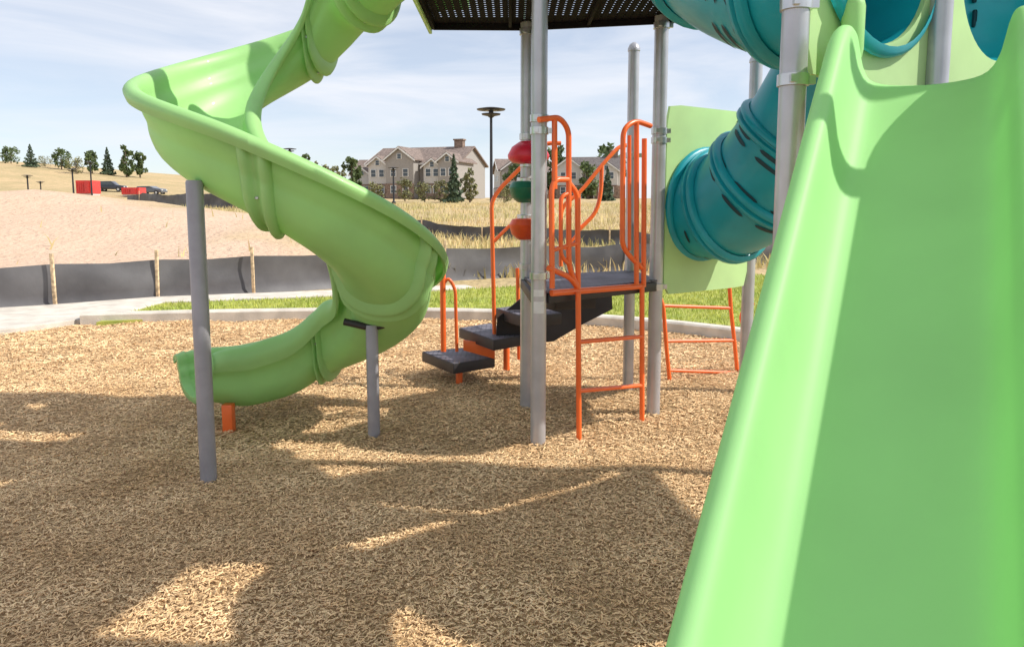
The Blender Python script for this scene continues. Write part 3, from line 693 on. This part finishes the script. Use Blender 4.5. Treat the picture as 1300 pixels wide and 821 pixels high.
TL=[(22,184,170,24,'t','dark full tree on the hilltop, leftmost whole tree'),(47,183,165,22,'c','dark conifer on the hilltop second from the left'),(-2,188,172,16,'t','tree cut by the left edge of the picture'),
(85,188,168,26,'t','round tree on the hilltop left of the bushy group'),(103,198,160,28,'b','low bushy tree behind the hillside street lamp'),(123,190,165,20,'t','narrow tree on the hill above the red container'),(143,187,168,20,'c','pointed tree on the hill right of the lamps'),(166,184,168,18,'t','tree near the spiral slide on the skyline'),(183,192,172,18,'t','small skyline tree beside the left bend of the slide'),(64,198,172,20,'b','low olive bush between the hilltop conifer and the round tree'),
(388,196,110,30,'t','green tree just right of the upper slide bend'),(410,203,100,30,'b','olive bush between the slide and the houses'),(430,210,95,28,'b','small olive bush under the green tree by the houses'),(449,199,100,30,'t','bright green tree at the left end of the apartment house'),
(577,196,95,26,'c','dark conifer in front of the apartment house'),(597,212,100,22,'b','small bush right of the conifer by the house'),(515,226,100,24,'b','low shrub at the apartment front'),(540,230,98,26,'b','low shrub beside the apartment door'),(478,226,98,26,'b','low shrub at the left corner of the apartment house'),(560,228,97,22,'b','low shrub left of the conifer by the house'),
(655,205,120,34,'t','green tree behind the climbing pods'),(705,186,150,44,'t','broad green tree behind the left orange handholds'),(745,205,140,30,'t','tree between the orange handrails'),(775,182,160,48,'t','tree behind the short capped post'),(770,212,110,22,'c','small conifer behind the deck rails'),(640,236,90,20,'b','small shrub below the street lamp'),(980,200,140,60,'t','tree hidden partly behind the foreground slide')]
for a in TL: tree(*a,n=1000 if a[4]!='b' else 600)

# ------------------------------------------------------------------ houses
def house(px,Y,rz,w,d,eave,ridge,label,wall,roofm,gables,cols,chim=True,wing=None):
    x=(px-650)/F*Y; z0=min(th(x,Y),th(x-6,Y),th(x+6,Y))
    H=thing('apartment_building',label,'building',(x,Y,z0),rz)
    mb=MB(); mb.slab([(-w/2,-d/2,0),(-w/2,d/2,0),(-w/2,d/2,eave),(-w/2,0,ridge-.2),(-w/2,-d/2,eave)],(w,0,0)); mb.build('wall',wall,H,smooth=False,local=True)
    mb=MB(); mb.box((0,-d/2-.06,1.2),(w+.2,.12,2.4)); mb.build('stone_base',M['brick'],H,smooth=False,local=True)
    mb=MB(); mb.box((-w/2-.06,0,1.2),(.12,d-.02,2.4)); mb.build('stone_base',M['brick'],H,smooth=False,local=True)
    mb=MB()
    for s in(-1,1):
        k=(ridge-eave)/(d/2); mb.slab([(-w/2-.5,s*(d/2+.6),eave-k*.6),(w/2+.5,s*(d/2+.6),eave-k*.6),(w/2+.5,0,ridge),(-w/2-.5,0,ridge)],(0,0,.25))
    rf=mb.build('roof',roofm,H,smooth=False,local=True)
    for s in(-1,1):
        mb=MB(); mb.box((0,s*(d/2+.62),eave-(ridge-eave)/(d/2)*.6+.1),(w+1.1,.1,.3)); mb.build('gutter',M['trim'],H,smooth=False,local=True)
    mb=MB(); k=(ridge-eave)/(d/2)
    mb.slab([(-w/2-.52,-d/2-.6,eave-k*.6-.1),(-w/2-.52,0,ridge-.1),(-w/2-.52,0,ridge+.25),(-w/2-.52,-d/2-.6,eave-k*.6+.25)],(-.06,0,0)); mb.build('gable_trim',M['trim'],H,smooth=False,local=True)
    if chim: 
        mb=MB(); mb.box((w*.36,0,ridge+.3),(1.6,1.2,2.0)); mb.box((w*.36,0,ridge+1.4),(1.9,1.5,.25)); mb.build('chimney',M['brick'],rf,smooth=False,local=True)
    def win(xx,yy,zz,ww=1.1,hh=1.35):
        f=MB(); f.box((xx,yy,zz),(ww,.1,hh)); f=f.build('window',M['trim'],H,smooth=False,local=True)
        p=MB(); p.box((xx,yy-.055,zz+hh*.23),(ww-.24,.03,hh*.42)); p.box((xx,yy-.055,zz-hh*.23),(ww-.24,.03,hh*.42)); p.build('pane',M['glass'],f,smooth=False,local=True)
    spans=[]
    for gi,(gx,gw,gh,wl,pj) in enumerate(gables):
        y1=-d/2-pj; pk=gh+gw*.36
        mb=MB(); mb.slab([(gx-gw/2,y1,0),(gx+gw/2,y1,0),(gx+gw/2,y1,gh),(gx,y1,pk),(gx-gw/2,y1,gh)],(0,d/2+pj-1,0)); mb.build('gable_wall',wl,H,smooth=False,local=True)
        mb=MB(); mb.box((gx,y1-.05,1.25),(gw+.1,.1,2.5)); mb.build('stone_base',M['brick'],H,smooth=False,local=True)
        mb=MB()
        for s in(-1,1):
            e=.45; mb.slab([(gx,y1-.4,pk+.05),(gx+s*(gw/2+e),y1-.4,gh-.72*e+.05),(gx+s*(gw/2+e),-.3,gh-.72*e+.05),(gx,-.3,pk+.05)],(0,0,.22))
        mb.build('gable_roof',roofm,H,smooth=False,local=True)
        mb=MB()
        for s in(-1,1):
            e=.45; mb.slab([(gx,y1-.42,pk-.15),(gx+s*(gw/2+e),y1-.42,gh-.72*e-.15),(gx+s*(gw/2+e),y1-.42,gh-.72*e+.15),(gx,y1-.42,pk+.15)],(0,-.05,0))
        mb.build('gable_trim',M['trim'],H,smooth=False,local=True)
        nfl=int(gh//2.7)
        for fl_ in range(nfl):
            for s in(-1,1): win(gx+s*gw*.22,y1-.06-(.06 if fl_==0 else 0),1.5+fl_*2.8)
        win(gx,y1-.05,gh+gw*.08,.9,.9)
        spans.append((gx-gw/2-.8,gx+gw/2+.8))
    nfl=int(eave//2.7)
    for i in range(cols):
        xx=-w/2+w*(i+.5)/cols
        if any(a<xx<b for a,b in spans): continue
        for fl_ in range(nfl): win(xx,-d/2-.13,1.5+fl_*2.8)
    for fl_ in range(nfl):
        for yy in(-d*.25,0,d*.25):
            f=MB(); f.box((-w/2-.05-(.1 if fl_==0 else 0),yy,1.5+fl_*2.8),(.1,1.1,1.35)); f=f.build('window',M['trim'],H,smooth=False,local=True)
            p=MB(); p.box((-w/2-.11-(.1 if fl_==0 else 0),yy,1.5+fl_*2.8),(.03,.86,1.1)); p.build('pane',M['glass'],f,smooth=False,local=True)
    gs=sorted(gables,key=lambda q:q[0])
    for g0,g1 in zip(gs[:-1],gs[1:]):
        x0=g0[0]+g0[1]/2+.1;x1=g1[0]-g1[1]/2-.1
        if x1-x0<1.8: continue
        bx=(x0+x1)/2; bw=min(3.6,x1-x0); mb=MB()
        for fl_ in range(1,nfl+1):
            mb.box((bx,-d/2-.8,fl_*2.8-.2),(bw,1.5,.18))
            if fl_<nfl or nfl<2: mb.box((bx,-d/2-1.5,fl_*2.8+.75),(bw,.08,.08))
        for s in(-.46,.46): mb.box((bx+bw*s,-d/2-1.5,nfl*1.4),(.22,.22,nfl*2.8))
        mb.build('balcony',M['trim'],H,smooth=False,local=True)
        mb=MB(); mb.box((bx,-d/2-.15,1.1),(1.1,.12,2.2)); mb.build('door',M['brick'],H,smooth=False,local=True)
    return H
house(545,135,R(-18),17,13,6.0,8.9,'large tan grey apartment house with brown roof and several gables behind the meadow',M['siding'],M['roof'],[(-6.2,3.6,5.8,M['siding2'],1.0),(-1.2,5.2,6.6,M['siding'],2.6),(4.2,3.2,5.4,M['siding2'],1.2),(7.4,3.4,6.2,M['siding'],2.2)],9)
house(477,142,R(-12),5,9,4.4,7.0,'lower brown roofed wing at the left end of the large apartment house',M['siding'],M['roof'],[(0,3.4,4.2,M['siding2'],1.2)],2,chim=False)
house(662,165,R(8),11,11,5.8,8.4,'pale apartment house directly behind the street lamp and pods',M['siding2'],M['roof'],[(-3,4.5,6.2,M['siding'],2),(3.2,3.6,5.2,M['siding2'],1)],5)
house(748,150,R(-10),13,11,5.6,8.0,'white gabled house with dark roof behind the orange handrails',M['siding2'],M['roofdark'],[(-3.6,4.6,6.0,M['siding2'],2),(3.6,4.2,5.4,M['siding2'],1.6)],5)
house(905,150,R(6),20,11,5.6,8.6,'dark roofed apartment house mostly behind the green panel',M['siding'],M['roofdark'],[(-5,4.6,5.6,M['siding2'],1.6),(5,4.2,5.4,M['siding'],1.6)],6,chim=False)

# ------------------------------------------------------------------ vehicles
def car(px,Y,rz,paint,label,cat='car',suv=True):
    x=(px-650)/F*Y; z0=th(x,Y); H=thing('parked_car',label,cat,(x,Y,z0),rz)
    pr_=[(-2.3,.35),(-2.3,.95),(-2.15,1.05),(-1.9,1.65 if suv else 1.35),(.3,1.7 if suv else 1.4),(1.0,1.08),(2.1,.95),(2.3,.7),(2.3,.35)]
    mb=MB(); mb.slab([(a,-.9,b) for a,b in pr_],(0,1.8,0)); mb.build('body',paint,H,bevel=.06,local=True)
    for s in(-.905,.905):
        mb=MB(); mb.slab([(-1.85,s,1.08),(-1.7,s,1.55 if suv else 1.28),(.2,s,1.58 if suv else 1.3),(.75,s,1.08)],(0,.02 if s>0 else -.02,0)); mb.build('side_window',M['glass'],H,smooth=False,local=True)
    for a in(-1.45,1.45):
        for s in(-.85,.85):
            mb=MB(); mb.tube([(a,s-.12,.35),(a,s+.12,.35)],.36,16); w_=mb.build('wheel',M['rubber'],H,local=True)
            mb=MB(); mb.tube([(a,s-.13,.35),(a,s+.13,.35)],.2,12); mb.build('rim',M['steel'],w_,local=True)
    for s in(-.6,.6): mb=MB(); mb.box((2.3,s,.75),(.06,.35,.15)); mb.build('headlight',M['lampglass'],H,local=True)
car(146,125,R(5),M['carblack'],'black car parked on the hillside road beside the red container')
car(196,122,R(-8),M['cargrey'],'dark grey car parked right of the low red container',suv=False)
def cont(px,Y,w,h,label):
    x=(px-650)/F*Y; z0=th(x,Y); H=thing('cargo_container',label,'container',(x,Y,z0))
    mb=MB(); mb.box((0,0,h/2+.3),(w,2.2,h))
    for k in range(8): mb.box((-w/2+w*(k+.5)/8,-1.13,h/2+.3),(w/20,.07,h*.86))
    mb.build('body',M['carred'],H,smooth=False,local=True)
    mb=MB(); mb.box((0,0,.2),(w*.95,1.9,.35)); mb.build('base_frame',M['siding2'],H,smooth=False,local=True)
    mb=MB(); mb.box((w*.2,-1.18,h*.5+.3),(w*.22,.04,h*.8)); mb.build('door',M['carred'],H,smooth=False,local=True)
cont(117,110,2.4,1.9,'tall red container on the hillside left of the black car')
cont(174,112,2.6,1.0,'low red container between the two parked cars')

# ------------------------------------------------------------------ light, sky, camera
SUN_AZ=Vector((1,-.08,0)).normalized(); EL=R(44)
sl_=bpy.data.lights.new('sun','SUN'); sl_.energy=5.0; sl_.angle=R(.6); sl_.color=(1,.95,.86)
so=bpy.data.objects.new('sun',sl_); C.objects.link(so)
dv=Vector((SUN_AZ.x*math.cos(EL),SUN_AZ.y*math.cos(EL),math.sin(EL)))
so.rotation_euler=dv.to_track_quat('Z','Y').to_euler(); so.location=(10,-3,12)
w=bpy.data.worlds.new('World'); scene.world=w; w.use_nodes=True; N=w.node_tree.nodes; L=w.node_tree.links
bg=N['Background']; bg.inputs['Strength'].default_value=.15
sk=N.new('ShaderNodeTexSky'); sk.sky_type='NISHITA'; sk.sun_disc=False; sk.sun_elevation=EL; sk.sun_rotation=math.atan2(SUN_AZ.x,SUN_AZ.y); sk.altitude=1600; sk.dust_density=1.5
tc=N.new('ShaderNodeTexCoord'); mp=N.new('ShaderNodeMapping'); mp.inputs['Scale'].default_value=(1.2,1.2,7); mp.inputs['Rotation'].default_value=(R(6),R(-8),R(20))
L.new(tc.outputs['Generated'],mp.inputs['Vector'])
nz=N.new('ShaderNodeTexNoise'); nz.inputs['Scale'].default_value=2.2; nz.inputs['Detail'].default_value=9; nz.inputs['Roughness'].default_value=.55; nz.inputs['Distortion'].default_value=.6
L.new(mp.outputs[0],nz.inputs['Vector'])
mr=N.new('ShaderNodeMapRange'); mr.inputs['From Min'].default_value=.38; mr.inputs['From Max'].default_value=.68; mr.inputs['To Min'].default_value=.42; mr.inputs['To Max'].default_value=.92
L.new(nz.outputs['Fac'],mr.inputs['Value'])
mx=N.new('ShaderNodeMix'); mx.data_type='RGBA'; mx.inputs['B'].default_value=(6.3,6.45,6.9,1)
L.new(mr.outputs[0],mx.inputs['Factor']); L.new(sk.outputs[0],mx.inputs['A']); L.new(mx.outputs['Result'],bg.inputs['Color'])
cam=bpy.data.cameras.new('camera'); co=bpy.data.objects.new('camera',cam); C.objects.link(co)
cam.sensor_width=36; cam.sensor_fit='HORIZONTAL'; cam.lens=F/1300*36; cam.shift_y=-45/1300; cam.clip_start=.05; cam.clip_end=4000
co.location=(0,0,CH); co.rotation_euler=(R(90)-PITCH,0,0)
scene.camera=co
scene.view_settings.view_transform='Standard'; scene.view_settings.look='None'; scene.view_settings.exposure=0
